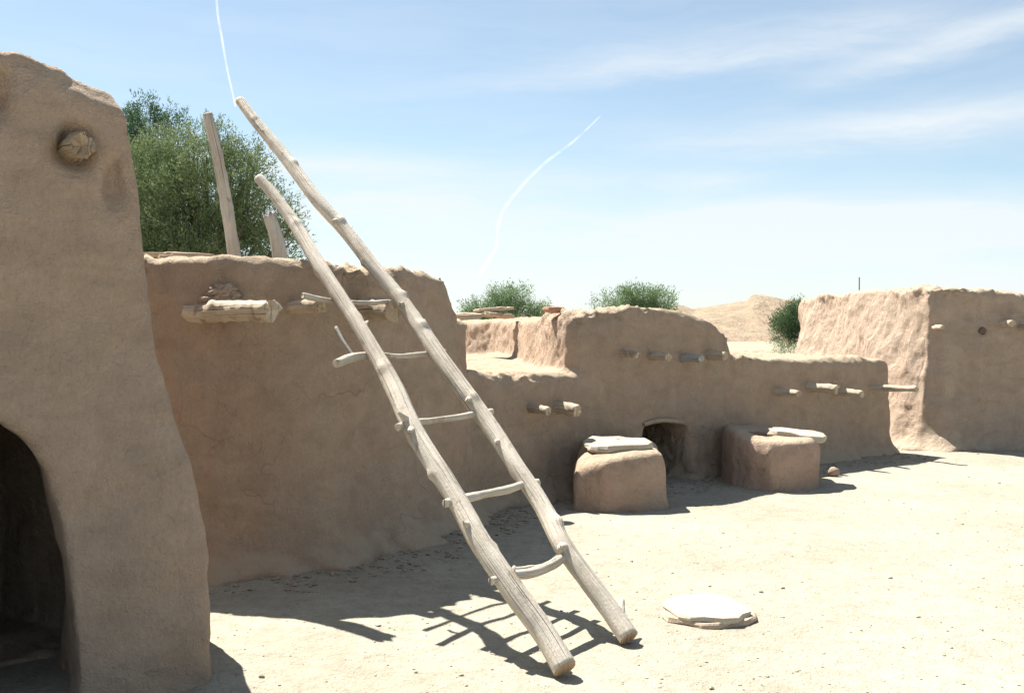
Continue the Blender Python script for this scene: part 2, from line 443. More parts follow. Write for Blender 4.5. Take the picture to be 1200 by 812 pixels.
me2 = adobe([m2a, m2b, m2c], .03, [cut, room], 5, 3, (.045, .018, .008), top=top2, flare=.15, rough=.045, rough_left=1.0)
b2 = bvh_of(me2)
r2 = empty('adobe_building', (1.6, 11.2, 0), 'long stepped adobe room block with a tiny dark doorway and rows of small beam ends', 'building')
part('wall', me2, ADOBE, r2)

# ---- right building
f3 = [W(943, 350, 17.6), W(962, 342, 16.9), W(1005, 340, 15.5), W(1046, 338, 14.3), W(1070, 336, 13.65), W(1088, 335, 13.38), W(1106, 334, 13.29), W(1130, 334, 13.3), W(1168, 336, 13.3), W(1182, 343, 13.3), W(1215, 346, 13.3), W(1280, 346, 13.3), W(1500, 350, 13.4)]
m3 = block(f3, [Vector((10.3, 18.4, 2.05)), Vector((5.4, 18.6, 2.1))], batter=[.45, .42, .40, .38, .33, .26, .18] + [.12] * 8)
def fl3(p):
    return .10 + .22 * math.exp(-((p.x - 5.75) ** 2 + (p.y - 13.1) ** 2) / .2)
me3 = adobe([m3], .034, (), 6, 5, (.10, .03, .010), top=lambda p: 2.12, flare_fn=fl3, rough=.05, rough_left=.75)
b3 = bvh_of(me3)
r3 = empty('adobe_building', (6.6, 14.6, 0), 'big pale adobe building on the right with a sunlit left face and shaded front', 'building')
part('wall', me3, ADOBE_PALE, r3)

# ------------------------------------------------------------------ limbs and logs
def catmull(pts, radii, step):
    P = [Vector(p) for p in pts]; out = []
    n = len(P)
    for i in range(n - 1):
        a = P[i - 1] if i > 0 else P[i] * 2 - P[i + 1]; b = P[i]; c = P[i + 1]; d = P[i + 2] if i + 2 < n else P[i + 1] * 2 - P[i]
        k = max(1, int((c - b).length / step))
        for j in range(k):
            t = j / k
            q = .5 * ((2 * b) + (c - a) * t + (2 * a - 5 * b + 4 * c - d) * t * t + (3 * b - a - 3 * c + d) * t ** 3)
            out.append((q, radii[i] * (1 - t) + radii[i + 1] * t))
    out.append((P[-1], radii[-1])); return out
def limb_bm(bm, pts, radii, segs=12, step=.03, rough=.06, seed=0, knots=(), jag=0.0, groove=0.0):
    """tapered, slightly lumpy limb; knots: (fraction, angle, size, length)"""
    uvl = bm.loops.layers.uv.verify()
    ring_pts = catmull(pts, radii, step)
    L = 0; rings = []; prev = None
    up = None
    N = len(ring_pts)
    tot = sum((ring_pts[i + 1][0] - ring_pts[i][0]).length for i in range(N - 1))
    for i, (q, r) in enumerate(ring_pts):
        a = ring_pts[max(0, i - 1)][0]; b = ring_pts[min(N - 1, i + 1)][0]
        t = (b - a).normalized()
        if up is None:
            up = t.orthogonal().normalized()
        up = (up - t * up.dot(t)).normalized(); sd = t.cross(up)
        if prev is not None: L += (q - prev).length
        prev = q
        row = []
        for s in range(segs):
            an = 2 * math.pi * s / segs
            dv = up * math.cos(an) + sd * math.sin(an)
            rr = r * (1 + rough * 1.6 * noise.noise(Vector((seed + math.cos(an) * .9, math.sin(an) * .9, L * 5))) + rough * noise.noise(Vector((math.cos(an) * 2.2, seed + math.sin(an) * 2.2, L * 16))))
            if groove: rr *= 1 - groove * max(0, noise.noise(Vector((an * 2.1, seed, L * .8)))) * 1.5
            for kf, ka, ks, kl in knots:
                dl = (L - kf * tot) / kl
                da = math.atan2(math.sin(an - ka), math.cos(an - ka)) / .55
                rr += ks * math.exp(-dl * dl - da * da)
            jj = 0
            if jag and (i == N - 1): jj = jag * (.3 + noise.noise(Vector((an * 1.7, seed, 3)))) + jag * .5 * random.uniform(-1, 1)
            row.append((bm.verts.new(q + dv * rr + t * jj), s / segs, L))
        rings.append(row)
    for a, b in zip(rings, rings[1:]):
        for s in range(segs):
            s2 = (s + 1) % segs
            f = bm.faces.new((a[s][0], a[s2][0], b[s2][0], b[s][0])); f.smooth = True
            u2 = a[s][1] + 1 / segs
            for lp, uv in zip(f.loops, ((a[s][1], a[s][2]), (u2, a[s][2]), (u2, b[s][2]), (b[s][1], b[s][2]))): lp[uvl].uv = uv
    for row, flip, (q, r), q2 in ((rings[0], True, ring_pts[0], ring_pts[1][0]), (rings[-1], False, ring_pts[-1], ring_pts[-2][0])):
        t = (q - q2).normalized()
        inner = []
        for v, u, l in row:
            inner.append(bm.verts.new(q + (v.co - q) * .80 + t * (r * .10)))
        c = bm.verts.new(q + t * r * random.uniform(-.1, .12))
        for s in range(segs):
            s2 = (s + 1) % segs
            vs = [row[s][0], row[s2][0], inner[s2], inner[s]]; vc = [inner[s], inner[s2], c]
            if flip: vs.reverse(); vc.reverse()
            for k in (vs, vc):
                f = bm.faces.new(k); f.material_index = 1
                for lp in f.loops: lp[uvl].uv = (lp.vert.co.x * 3, lp.vert.co.z * .6)
    return bm
def limb(pts, radii, **kw):
    bm = bmesh.new(); limb_bm(bm, pts, radii, **kw)
    bmesh.ops.recalc_face_normals(bm, faces=bm.faces)
    return bm_mesh(bm, shade=False)

def beam(root, bvh, px, py, px1, r, n=wn, dz=0.0, seed=0, mat=None, taper=.95, L=None, jag=.02, name='roof_beam', label=None, py1=None, extra=0.0, groove=.30):
    p = hit(bvh, px, py)
    if p is None: print('beam missed', px, py); return
    n = Vector(n).normalized()
    if L is None:
        L = .05
        while L < 1.3:
            q = p + n * L
            if 600 + F * q.x / q.y >= px1: break
            L += .01
    L += extra; tip = p + n * L + Vector((0, 0, dz))
    mid = p.lerp(tip, .5) + Vector((0, 0, r * .12))
    me = limb([p - n * .12, p + n * .01, mid, tip], [r * 1.02, r, r * .98, r * taper], segs=14, step=.02, rough=.17, seed=seed, jag=jag, groove=groove)
    o = part(name, me, mat or WOOD_DRY, root)
    if label: o['label'] = label
    return o, p, tip

def lump(center, size, seed=0, sub=3, rough=.25, flat=None):
    bm = bmesh.new(); bmesh.ops.create_icosphere(bm, subdivisions=sub, radius=1)
    for v in bm.verts:
        d = 1 + rough * noise.noise(v.co * 1.6 + Vector((seed, 0, 0))) + rough * .5 * noise.noise(v.co * 4 + Vector((0, seed, 0)))
        v.co = Vector((v.co.x * size[0], v.co.y * size[1], v.co.z * size[2])) * d + Vector(center)
    return bm

nA = Vector((.76, -.62, 0)).normalized()
# block behind the ladder: three big beams
oA, pA, tA = beam(r1, b1, 237, 367, 320, .068, n=nA, seed=15, dz=.01, jag=.06, groove=.2, extra=-.02, label='long cracked beam with a split dark end')
# broken plaster round it
bmc = bmesh.new()
for i, (px, py, s) in enumerate(((246, 362, .05), (240, 372, .045), (250, 352, .055), (256, 344, .045), (262, 338, .035), (245, 345, .035), (268, 352, .03), (262, 362, .04), (252, 337, .03), (236, 364, .045), (244, 353, .05), (258, 352, .045), (270, 345, .03), (249, 342, .04))):
    q = hit(b1, px, py)
    t_ = lump(q + nA * .05, (s * 1.35, s * 1.1, s * .85), seed=i * 3.1, sub=3, rough=.5)
    tm = bpy.data.meshes.new('t'); t_.to_mesh(tm); t_.free(); bmc.from_mesh(tm)
part('crumbled_plaster', bm_mesh(bmc), ADOBE_PALE, r1)
beam(r1, b1, 343, 360, 374, .050, n=nA, seed=17, jag=.03, taper=.9, groove=.1)
beam(r1, b1, 421, 364, 462, .084, groove=.08, n=Vector((.70, -.71, 0)), seed=13, jag=.015, dz=.0, extra=.0, taper=.98, label='thick beam stub passing under the ladder')
# near building beam end
nN = Vector((.62, -.78, 0)).normalized()
beam(r0, b0, 84, 177, 104, .062, n=nN, seed=14, jag=.06, taper=.85, mat=WOOD_MUD, L=.15, label='broken splintered beam end')
# low part and upper part of the long block
for i, (px, py, px1, r, mt) in enumerate(((621, 478, 639, .045, WOOD_DRY), (653, 478, 673, .065, WOOD_DRY), (729, 414, 743, .040, WOOD_DRY), (761, 417, 780, .045, WOOD_DRY), (799, 419, 819, .046, WOOD_GREY), (830, 416, 847, .055, WOOD_DRY),
                                         (908, 459, 933, .045, WOOD_DRY), (947, 454, 977, .062, WOOD_DRY), (976, 459, 1007, .052, WOOD_DRY), (1021, 455, 1071, .044, WOOD_DRY))):
    beam(r2, b2, px + 1, py, px1, r, seed=20 + i, mat=mt, jag=.03, taper=.85, extra=.03, dz=(.02 if px > 1010 else -.01))
for i, (px, py, px1, r) in enumerate(((1095, 384, 1110, .035), (1176, 379, 1188, .05), (1196, 384, 1206, .045), (1151, 388, 1156, .05))):
    beam(r3, b3, px, py, px1, r, seed=40 + i, n=Vector((.1, -1, 0)), L=.20 if i < 3 else .02, mat=WOOD_DRY if i < 3 else BARK)  # last one: flush dark plug added for a hole's shade, not a beam
# lintel
lp = [on_plane(px, py, dp0, wn) for px, py in ((752, 497), (765, 493.5), (780, 492.5), (798, 495))]
part('lintel', limb([p + wn * .03 for p in lp], [.020, .024, .024, .02], segs=8, step=.03, rough=.1, seed=51), ADOBE_PALE, r2)

# ------------------------------------------------------------------ ladder
F1 = G(661, 788); F2 = G(738, 750)
D = Vector((-.792, .955, 1)).normalized()
LN = (F2 - F1).cross(D).normalized()
LP = F1 + Vector((0, 0, .07))
def L3(px, py, lift=0.0): return on_plane(px, py, LP, LN) + LN * lift * (1 if LN.z > 0 else -1)
lad = empty('wooden_ladder', (.42, 4.9, 0), 'long pale pole ladder with crooked rungs leaning on the adobe wall', 'ladder')
railL = [(662, 783), (637, 741), (603, 694), (566, 640), (540, 594), (520, 561), (484, 503), (462, 455), (441, 417), (412, 369), (376, 314), (345, 262), (322, 230), (303, 209)]
radL = [0.0585, 0.0568, 0.0585, 0.0568, 0.0550, 0.0568, 0.0568, 0.0568, 0.0499, 0.0482, 0.0473, 0.0447, 0.0396, 0.0361]
kn = [(.05, 2.0, 0.009, 0.028), (.17, 1.0, 0.016, 0.028), (.30, 4.0, 0.014, 0.028), (.37, 2.6, 0.014, 0.033), (.50, 5.0, 0.013, 0.033), (.62, 1.2, 0.014, 0.028), (.74, 3.2, 0.014, 0.028), (.86, 5.6, 0.012, 0.028), (.93, 1.8, 0.010, 0.022)]
part('rail', limb([L3(*p) for p in railL], radL, segs=20, step=.022, rough=.035, seed=61, knots=kn, groove=.12), [WOOD, WOOD_END], lad)
railR = [(737, 747), (716, 716), (686, 676), (660, 640), (634, 590), (604, 545), (575, 500), (547, 462), (520, 425), (494, 387), (465, 346), (437, 312), (406, 272), (372, 235), (333, 183), (300, 143), (281, 118)]
radR = [0.0516, 0.0533, 0.0516, 0.0550, 0.0516, 0.0516, 0.0533, 0.0550, 0.0550, 0.0533, 0.0516, 0.0499, 0.0499, 0.0499, 0.0482, 0.0447, 0.0387]
kn = [(.04, 1.0, 0.012, 0.022), (.14, 5.0, 0.019, 0.033), (.22, 2.0, 0.010, 0.028), (.33, 4.4, 0.016, 0.033), (.40, 1.6, 0.013, 0.028), (.46, 4.5, 0.020, 0.028), (.52, 4.9, 0.019, 0.028), (.60, 2.2, 0.013, 0.028), (.68, 4.6, 0.017, 0.028), (.75, .8, 0.013, 0.028), (.82, 4.7, 0.016, 0.028), (.88, 1.5, 0.012, 0.022), (.94, 4.0, 0.010, 0.022)]
part('rail', limb([L3(*p) for p in railR], radR, segs=20, step=.022, rough=.035, seed=62, knots=kn, groove=.12), [WOOD, WOOD_END], lad)
# spurs of cut branches (belong to the rails)
def px_of(p):
    q = p - CAM; f_ = Vector((0, math.cos(TH), -math.sin(TH))); u_ = Vector((0, math.sin(TH), math.cos(TH)))
    dd = q.dot(f_); return 600 + F * q.x / dd, 406 - F * q.dot(u_) / dd
PATH = {'L': catmull([L3(*p) for p in railL], radL, .022), 'R': catmull([L3(*p) for p in railR], radR, .022)}
def stub(rail, py, side, r, L, lean=.6, lift=.3, seed=0):
    """short spur of a cut branch: side +1 right, -1 left; lean up the rail"""
    path = PATH[rail]
    i = min(range(1, len(path) - 1), key=lambda i: abs(px_of(path[i][0])[1] - py))
    p, rr = path[i]; t = (path[i + 1][0] - path[i - 1][0]).normalized()
    up_n = LN if LN.z > 0 else -LN
    lat = t.cross(up_n).normalized()
    if lat.x < 0: lat = -lat
    d = (lat * side + up_n * lift + t * lean).normalized()
    a = p + (lat * side + up_n * lift).normalized() * rr * .55
    me = limb([a - d * .02, a + d * (rr * .5), a + d * (rr * .5 + L * .5), a + d * (rr * .5 + L)], [r * 2.2, r * 1.5, r * 1.0, r * .6], segs=10, step=.012, rough=.16, seed=seed, jag=.012)
    part('branch_stub', me, WOOD, lad)
for k_, a in enumerate((('R', 722, 1, .018, .07, .9, .4), ('L', 676, 1, .012, .03, .8, .5), ('R', 646, -1, .018, .03, -.3, .5), ('L', 741, 1, .010, .02, .8, .2),
          ('L', 506, -1, .014, .05, -.9, .5), ('L', 496, -1, .014, .05, .3, .5), ('L', 384, 1, .012, .035, .9, .4), ('R', 520, -1, .012, .02, -.6, .3),
          ('R', 380, 1, .010, .03, .9, .3), ('R', 470, -1, .014, .025, -.5, .4), ('L', 276, 1, .008, .04, 1.3, .5), ('R', 190, 1, .008, .03, 1.2, .3),
          ('R', 272, 1, .009, .03, 1.2, .4), ('R', 262, -1, .015, .03, -.3, .3), ('R', 360, -1, .012, .02, -.2, .4), ('R', 158, -1, .009, .02, .2, .3), ('L', 620, -1, .012, .02, .2, .4))):
    stub(*a, seed=k_ * 1.7)
def rung(pts, rad, seed, lift=(.0,)):
    P = []
    for i, (px, py) in enumerate(pts):
        P.append(L3(px, py, lift[i] if i < len(lift) else lift[-1]))
    part('rung', limb(P, rad, segs=11, step=.02, rough=.09, seed=seed, knots=[(.3, 1.0, .006, .03), (.65, 4.0, .006, .03)], groove=.15), WOOD, lad)
rung([(359, 339), (382, 344), (405, 347), (438, 348), (462, 347), (484, 352)], [.020, .018, .015, .015, .016, .016], 71, (-.05, -.05, -.05, -.05, -.05))
rung([(398, 419), (418, 412), (445, 409), (470, 411), (495, 409), (525, 406)], [.026, .028, .018, .017, .017, .017], 72, (-.045,))
rung([(467, 499), (487, 494), (510, 491), (540, 487), (557, 484), (577, 481)], [.022, .022, .018, .020, .020, .020], 73, (-.01,))
rung([(523, 588), (545, 583), (570, 577), (595, 572), (612, 567), (631, 564)], [.022, .024, .023, .024, .023, .024], 74, (-.01,))
rung([(577, 679), (600, 672), (622, 670), (640, 664), (655, 656), (667, 650)], [.020, .022, .026, .028, .028, .020], 75, (-.01,))
rung([(606, 664), (622, 663), (640, 660), (658, 654)], [.012, .014, .014, .011], 76, (-.02,))
# thin stick caught behind the left rail
part('twig', limb([L3(398, 376, -.05), L3(408, 392, -.06), L3(421, 410, -.06)], [.011, .012, .009], segs=8, step=.02, rough=.1, seed=77), WOOD_GREY, lad)

# poles behind the wall
q0 = W(278, 320, 9.2); q1 = W(262, 220, 9.0); q2 = W(243, 133, 8.8)
base = Vector((q0.x + .28, q0.y + .25, .9))
me = limb([Vector((q0.x + .12, q0.y + .15, 1.2)), q0, q1, q2], [.062, .060, .054, .046], segs=16, step=.03, rough=.07, seed=81, knots=[(.3, 4.5, .015, .04), (.45, 1.5, .015, .04), (.6, 4.0, .015, .05), (.72, 2.5, .012, .05), (.85, 5, .012, .04)], groove=.15)
thing_mesh('wooden_pole', me, WOOD_GREY, (q0.x, q0.y, 1.5), 'tall grey pole standing behind the adobe wall in front of the tree', 'pole', 'poles sticking up behind the wall')
q0 = W(330, 322, 9.3); q1 = W(325, 285, 9.25); q2 = W(316, 252, 9.2)
me = limb([Vector((q0.x + .06, q0.y + .1, 1.2)), q0, q1, q2], [.070, .068, .066, .060], segs=16, step=.03, rough=.09, seed=82, knots=[(.5, 4.5, .03, .04), (.7, 1.0, .02, .04), (.88, 4.2, .025, .03)], groove=.15, jag=.04)
thing_mesh('wooden_pole', me, WOOD_GREY, (q0.x, q0.y, 1.5), 'short knotty grey pole stump behind the wall, just left of the ladder rail', 'pole', 'poles sticking up behind the wall')

# ------------------------------------------------------------------ hearth boxes
def hearth(front, backd, zt, seed, zfn=None, lean=.0, open_=None, vox=.018):
    ring = [Vector((*p, 0)) for p in front] + [Vector((*p, 0)) for p in backd]
    c = sum(ring, Vector()) / len(ring)
    lv = []
    for z, s in ((-.1, .99), (.12, 1.01), (.3, 1.02), (zt * .78, 1.0), (zt * .93, .95), (zt, .86)):
        lv.append([Vector(((p.x - c.x) * s + c.x, (p.y - c.y) * s + c.y, z + (zfn(p) if (zfn and z > .25) else 0))) for p in ring])
    body = loft(lv)
    cut = []
    if open_:
        cx, cy, rx, ry = open_
        cut = [loft([[Vector((cx + rx * math.cos(a) , cy + ry * math.sin(a), z)) for a in [i * math.pi / 6 for i in range(12)]] for z in (.18, 1.2)])]
    return adobe([body], vox, cut, 14, seed, (.035, .018, .006), top=lambda p: zt + .3, flare=.03)
# hearth 1
meh1 = hearth([(.55, 8.82), (.80, 8.70), (1.10, 8.72), (1.36, 8.86)], [(1.42, 9.6), (1.15, 10.0), (.66, 9.7)], .53, 6, zfn=lambda p: -.03 * (p.y < 9) - .13 * (p.x < .6 and p.y < 9) - .05 * (p.x < .9 and p.y < 8.8), open_=(.93, 9.30, .13, .18))
h1 = empty('clay_hearth', (.95, 9.2, 0), 'boxy pinkish clay hearth with a flat stone lid left of the doorway', 'hearth', 'clay hearths along the wall')
part('clay_box', meh1, ADOBE_RED, h1)
# hearth 2
meh2 = hearth([(2.24, 10.5), (2.26, 10.15), (2.36, 9.92), (2.54, 9.78), (2.80, 9.80), (3.04, 9.95), (3.14, 10.2)], [(3.2, 10.75), (2.8, 11.3), (2.3, 10.9)], .54, 7, zfn=lambda p: .05 * (2.6 - p.x) - .03 * (p.y < 10), open_=(2.56, 10.24, .13, .16))
h2 = empty('clay_hearth', (2.6, 10.2, 0), 'low sloping clay hearth with a thin stone lid right of the doorway', 'hearth', 'clay hearths along the wall')
part('clay_box', meh2, ADOBE_RED, h2)

def slab(c, rx, ry, th, seed, rz=0, tilt=(0, 0), mat=SLAB, n=17, square=.0, rings=3):
    """thin flat stone with a broken edge"""
    bm = bmesh.new()
    R = []
    def rad(a, k=0):
        r = 1 + .16 * noise.noise(Vector((math.cos(a) * 1.3 + seed, math.sin(a) * 1.3, k * .2))) + .10 * noise.noise(Vector((math.cos(a) * 4, math.sin(a) * 4 + seed, k))) 
        return r
    lv = [(-.5, .90), (-.42, .97), (-.12, 1.0), (.14, .985), (.42, .965), (.5, .90), (.5, .6), (.5, .3)]
    for k, (zz_, s) in enumerate(lv):
        row = []
        for i in range(n):
            a = 2 * math.pi * i / n
            r = rad(a, k * .25) * s
            x = rx * r * math.copysign(abs(math.cos(a)) ** (1 - square * .5), math.cos(a)); y = ry * r * math.copysign(abs(math.sin(a)) ** (1 - square * .5), math.sin(a))
            z = zz_ * th * (1 + .5 * noise.noise(Vector((x * 5 + seed, y * 5, zz_)))) + .25 * th * noise.noise(Vector((x * 9, y * 9, seed)))
            row.append(bm.verts.new((x, y, z)))
        R.append(row)
    for a, b in zip(R, R[1:]):
        for i in range(n): bm.faces.new((a[i], a[(i + 1) % n], b[(i + 1) % n], b[i]))
    bm.faces.new(list(reversed(R[0]))); bm.faces.new(R[-1])
    bmesh.ops.recalc_face_normals(bm, faces=bm.faces)
    me = bm_mesh(bm, shade=False)
    M = Matrix.Translation(c) @ Matrix.Rotation(rz, 4, 'Z') @ Matrix.Rotation(tilt[0], 4, 'Y') @ Matrix.Rotation(tilt[1], 4, 'X')
    me.transform(M)
    return me
c = W(724, 521, 9.12)
thing_mesh('stone_slab', slab(c, .32, .22, .075, 3, rz=.05, tilt=(-.045, .09), square=.5), SLAB, c, 'thick pale flat stone lid resting on the left clay hearth', 'stone slab')
c = W(935, 509.5, 10.3)
thing_mesh('stone_slab', slab(c, .34, .24, .068, 5, rz=.2, tilt=(.11, .07)), SLAB, c, 'thin pale lens shaped stone lid tilting on the right clay hearth', 'stone slab')
c = G(827, 714, .045); c.z = .052
g1 = slab(c, .215, .22, .036, 8, rz=.1, tilt=(.03, .04), square=.4)
thing_mesh('flat_stone', g1, SLAB, c, 'pale smooth flat stone on the sand right of the ladder foot, the upper one', 'stone')
c = G(832, 720, .015); c.z = .020
thing_mesh('flat_stone', slab(c, .265, .25, .040, 13, rz=.3), SLAB_TAN, c, 'tan broken flat stone on the sand beneath the paler one', 'stone')
# small block beside hearth 2
bmb = lump((0, 0, 0), (.062, .05, .055), 4, 3, .12)
for v in bmb.verts:
    for ax in range(3):
        pass
c = G(977, 558); c.z = .045
bmesh.ops.translate(bmb, verts=bmb.verts, vec=c)
thing_mesh('mud_brick', bm_mesh(bmb), ADOBE_RED, c, 'small pinkish lump of mud brick on the ground right of the right hearth', 'brick')

# flat stones on the wall tops
def top_hit(bvh, px, d):
    p = W(px, 300, d); loc, nor, i, dd = bvh.ray_cast(Vector((p.x, p.y, 5)), Vector((0, 0, -1)))
    return loc
ledge = [(531, 8.75, .15, 'flat tan coping stone at the left end of the stone ledge'), (546, 9.0, .16, 'broken tan coping stone in the ledge beside the tall block'), (563, 9.3, .17, 'long thin coping stone in the middle of the stone ledge'),
         (580, 9.4, .16, 'tan coping stone near the right end of the stone ledge'), (592, 9.5, .12, 'small tilted coping stone at the right end of the ledge')]
# a short dry stone wall stub carries them
wl = []
def ledge_wall():
    a = W(522, 378, 8.7); b = W(602, 378, 9.75)
    return a, b
for i, (px, d, s, lab) in enumerate(ledge):
    py = 371 - (2 if i in (2, 3) else 0)
    c = W(px, py, 12.6 if px > 548 else 9.0)
    if px > 548: c = W(px, py, 12.75); s *= 1.45
    t = slab(c, s, s * .7, .045, 20 + i * 2, rz=.4 * i, tilt=(.03 * (i - 2), .02), mat=SLAB_TAN)
    thing_mesh('coping_stone', t, SLAB_TAN, c, lab, 'stone', 'flat stones along the broken wall top')
for i, (px, py, s, lab) in enumerate(((574, 362.5, .22, 'upper flat stone stacked in the centre of the stone ledge'), (588, 362, .17, 'uppermost small stone of the pile on the ledge'))):
    c = W(px, py, 12.75)
    thing_mesh('coping_stone', slab(c, s, s * .7, .04, 40 + i * 2, rz=.7 * i, tilt=(-.08, .02)), SLAB_TAN, c, lab, 'stone', 'flat stones along the broken wall top')
c = W(649, 362.5, 10.2)
thing_mesh('red_stone', slab(c, .115, .09, .055, 55, rz=.2), SLAB_RED, c, 'red brown flat stone alone on the wall top, left of the distant green bushes', 'stone')
for i, (px, py, d, s, lab) in enumerate(((185, 299, 6.85, .12, 'flat stone on the tall wall top right beside the near building'), (222, 299.5, 6.9, .17, 'longer flat stone on the tall wall top below the leafy tree'), (205, 303, 6.75, .11, 'small flat stone sunk in the tall wall top between two others'))):
    c = W(px, py, d)
    thing_mesh('coping_stone', slab(c, s, s * .7, .035, 60 + i * 2, rz=.5 * i, tilt=(.03, .02)), SLAB_TAN, c, lab, 'stone')

# ------------------------------------------------------------------ ground
def axis(lo, hi, step, far, grow=1.22):
    v = list(np.arange(lo, hi + 1e-6, step)); s = step; a = v[0]
    left = []
    while a > -far: s *= grow; a -= s; left.append(a)
    s = step; b = v[-1]; right = []
    while b < far: s *= grow; b += s; right.append(b)
    return list(reversed(left)) + v + right
xs = axis(-3.2, 7.0, .045, 4000); ys = axis(3.4, 14.0, .045, 4000)
def gz(x, y):
    z = .022 * noise.noise(Vector((x * .7, y * .7, 0)))
    if -4 < x < 8 and 2 < y < 15: z += .011 * noise.noise(Vector((x * 3.0, y * 3.0, 2))) + .004 * noise.noise(Vector((x * 9, y * 9, 4)))
    return z
verts = [(x, y, gz(x, y)) for y in ys for x in xs]
nx = len(xs)
faces = [(j * nx + i, j * nx + i + 1, (j + 1) * nx + i + 1, (j + 1) * nx + i) for j in range(len(ys) - 1) for i in range(nx - 1)]
gm = bpy.data.meshes.new('ground'); gm.from_pydata(verts, [], faces)
for p in gm.polygons: p.use_smooth = True
tag(link('ground', gm, GROUND), kind='structure')

# pebbles and clods: nobody could count them
def scatter(name, mat, pts):
    v = []; f = []
    base = [(1, 0, 0), (-1, 0, 0), (0, 1, 0), (0, -1, 0), (0, 0, 1), (.7, .7, .55), (-.7, .6, .5), (.6, -.7, .5), (-.65, -.65, .5), (0, 0, -1)]
    tris = [(0, 5, 7), (0, 2, 5), (2, 6, 5), (2, 1, 6), (1, 8, 6), (1, 3, 8), (3, 7, 8), (3, 0, 7), (4, 5, 6), (4, 6, 8), (4, 8, 7), (4, 7, 5), (9, 2, 0), (9, 1, 2), (9, 3, 1), (9, 0, 3)]
    for x, y, z, s in pts:
        o = len(v); a = random.uniform(0, 6.28); ca, sa = math.cos(a), math.sin(a); fx = random.uniform(.7, 1.3); fz = random.uniform(.4, .8)
        for b in base:
            bx = b[0] * s * fx * random.uniform(.8, 1.2); by = b[1] * s * random.uniform(.8, 1.2)
            v.append((x + bx * ca - by * sa, y + bx * sa + by * ca, z + b[2] * s * fz))
        f += [(o + a_, o + b_, o + c_) for a_, b_, c_ in tris]
    me = bpy.data.meshes.new(name); me.from_pydata(v, [], f); me.validate()
    return tag(link(name, me, mat), kind='stuff')
pts = []
for _ in range(6500):
    d = 3.6 + 10 * random.random() ** 1.7; x = random.uniform(-.55, .62) * d
    s = .0025 + .007 * random.random() ** 5
    if random.random() < .012: s = random.uniform(.008, .018)
    pts.append((x, d, gz(x, d) + s * .2, s))
scatter('gravel', PEB, pts)
pts = []
fb = [Vector((p.x, p.y, 0)) for p in f1 + low_front + up_front[5:12] + lo3]
for _ in range(3600):
    i = random.randrange(len(fb) - 1); a, b = fb[i], fb[i + 1]
    if (b - a).length > 1.2: continue
    t = (b - a).normalized(); n_ = Vector((t.y, -t.x, 0))
    if n_.y > 0: n_ = -n_
    q = a.lerp(b, random.random()) + n_ * (.10 + .55 * random.random() ** 1.8)
    s = .003 + .019 * random.random() ** 4
    pts.append((q.x, q.y, gz(q.x, q.y) + s * .2, s))
scatter('fallen_clods', CLOD, pts)

# ------------------------------------------------------------------ hills
def ridge(u):
    """elevation angle (pixels above the horizon) of the skyline for pixel column u"""
    tbl = [(-2500, 10), (-900, 16), (0, 14), (500, 16), (700, 20), (770, 22), (792, 27), (800, 27), (812, 23), (830, 26), (848, 28), (862, 31), (878, 34), (880, 39), (890, 40), (905, 37), (918, 34), (940, 34), (980, 31), (1050, 36), (1100, 30), (1180, 36), (1230, 44), (1500, 30), (2600, 18), (4000, 10)]
    for (a, ya), (b, yb) in zip(tbl, tbl[1:]):
        if a <= u <= b: return ya + (yb - ya) * (u - a) / (b - a)
    return 12
hv = []; hf = []
us = list(range(-2400, 700, 25)) + list(range(700, 1240, 4)) + list(range(1240, 3900, 25))
rows = [(.0, 110, 0), (.06, 130, .04), (.14, 170, .12), (.25, 220, .25), (.38, 270, .42), (.5, 310, .58), (.62, 340, .72), (.74, 370, .84), (.85, 395, .93), (.93, 412, .975), (1, 425, 1.0), (1.2, 470, .93), (1.5, 560, .6), (2, 700, .1)]
for k, (t, d, h) in enumerate(rows):
    for u in us:
        a = (u - 600) / F; dd = d * (1 + .05 * noise.noise(Vector((u * .01, t * 2, 0))))
        H = ridge(u) * dd / F if h > .9 else ridge(u) * 425 / F
        x = a * dd; y = dd
        z = (H + (1.6 if h > .9 else 0)) * h
        g_ = noise.noise(Vector((x * .035, y * .012, 1))) + .5 * noise.noise(Vector((x * .09, y * .03, 3)))
        z += (g_ * 2.2 - 2.2 * abs(noise.noise(Vector((x * .06, y * .02, 8)))) - 1.2 * abs(noise.noise(Vector((x * .16, y * .05, 9))))) * (h * (1 - h) * 4) + ((.35 * noise.noise(Vector((x * .2, y * .2, 0))) + .25 * noise.noise(Vector((x * .5, y * .5, 0)))) if h >= .9 else 0)
        hv.append((x, y, z - (.4 if k == 0 else 0)))
nu = len(us)
for j in range(len(rows) - 1):
    for i in range(nu - 1): hf.append((j * nu + i, j * nu + i + 1, (j + 1) * nu + i + 1, (j + 1) * nu + i))
hm = bpy.data.meshes.new('hills'); hm.from_pydata(hv, [], hf)
for p in hm.polygons: p.use_smooth = True
tag(link('hills', hm, HILL), kind='structure')

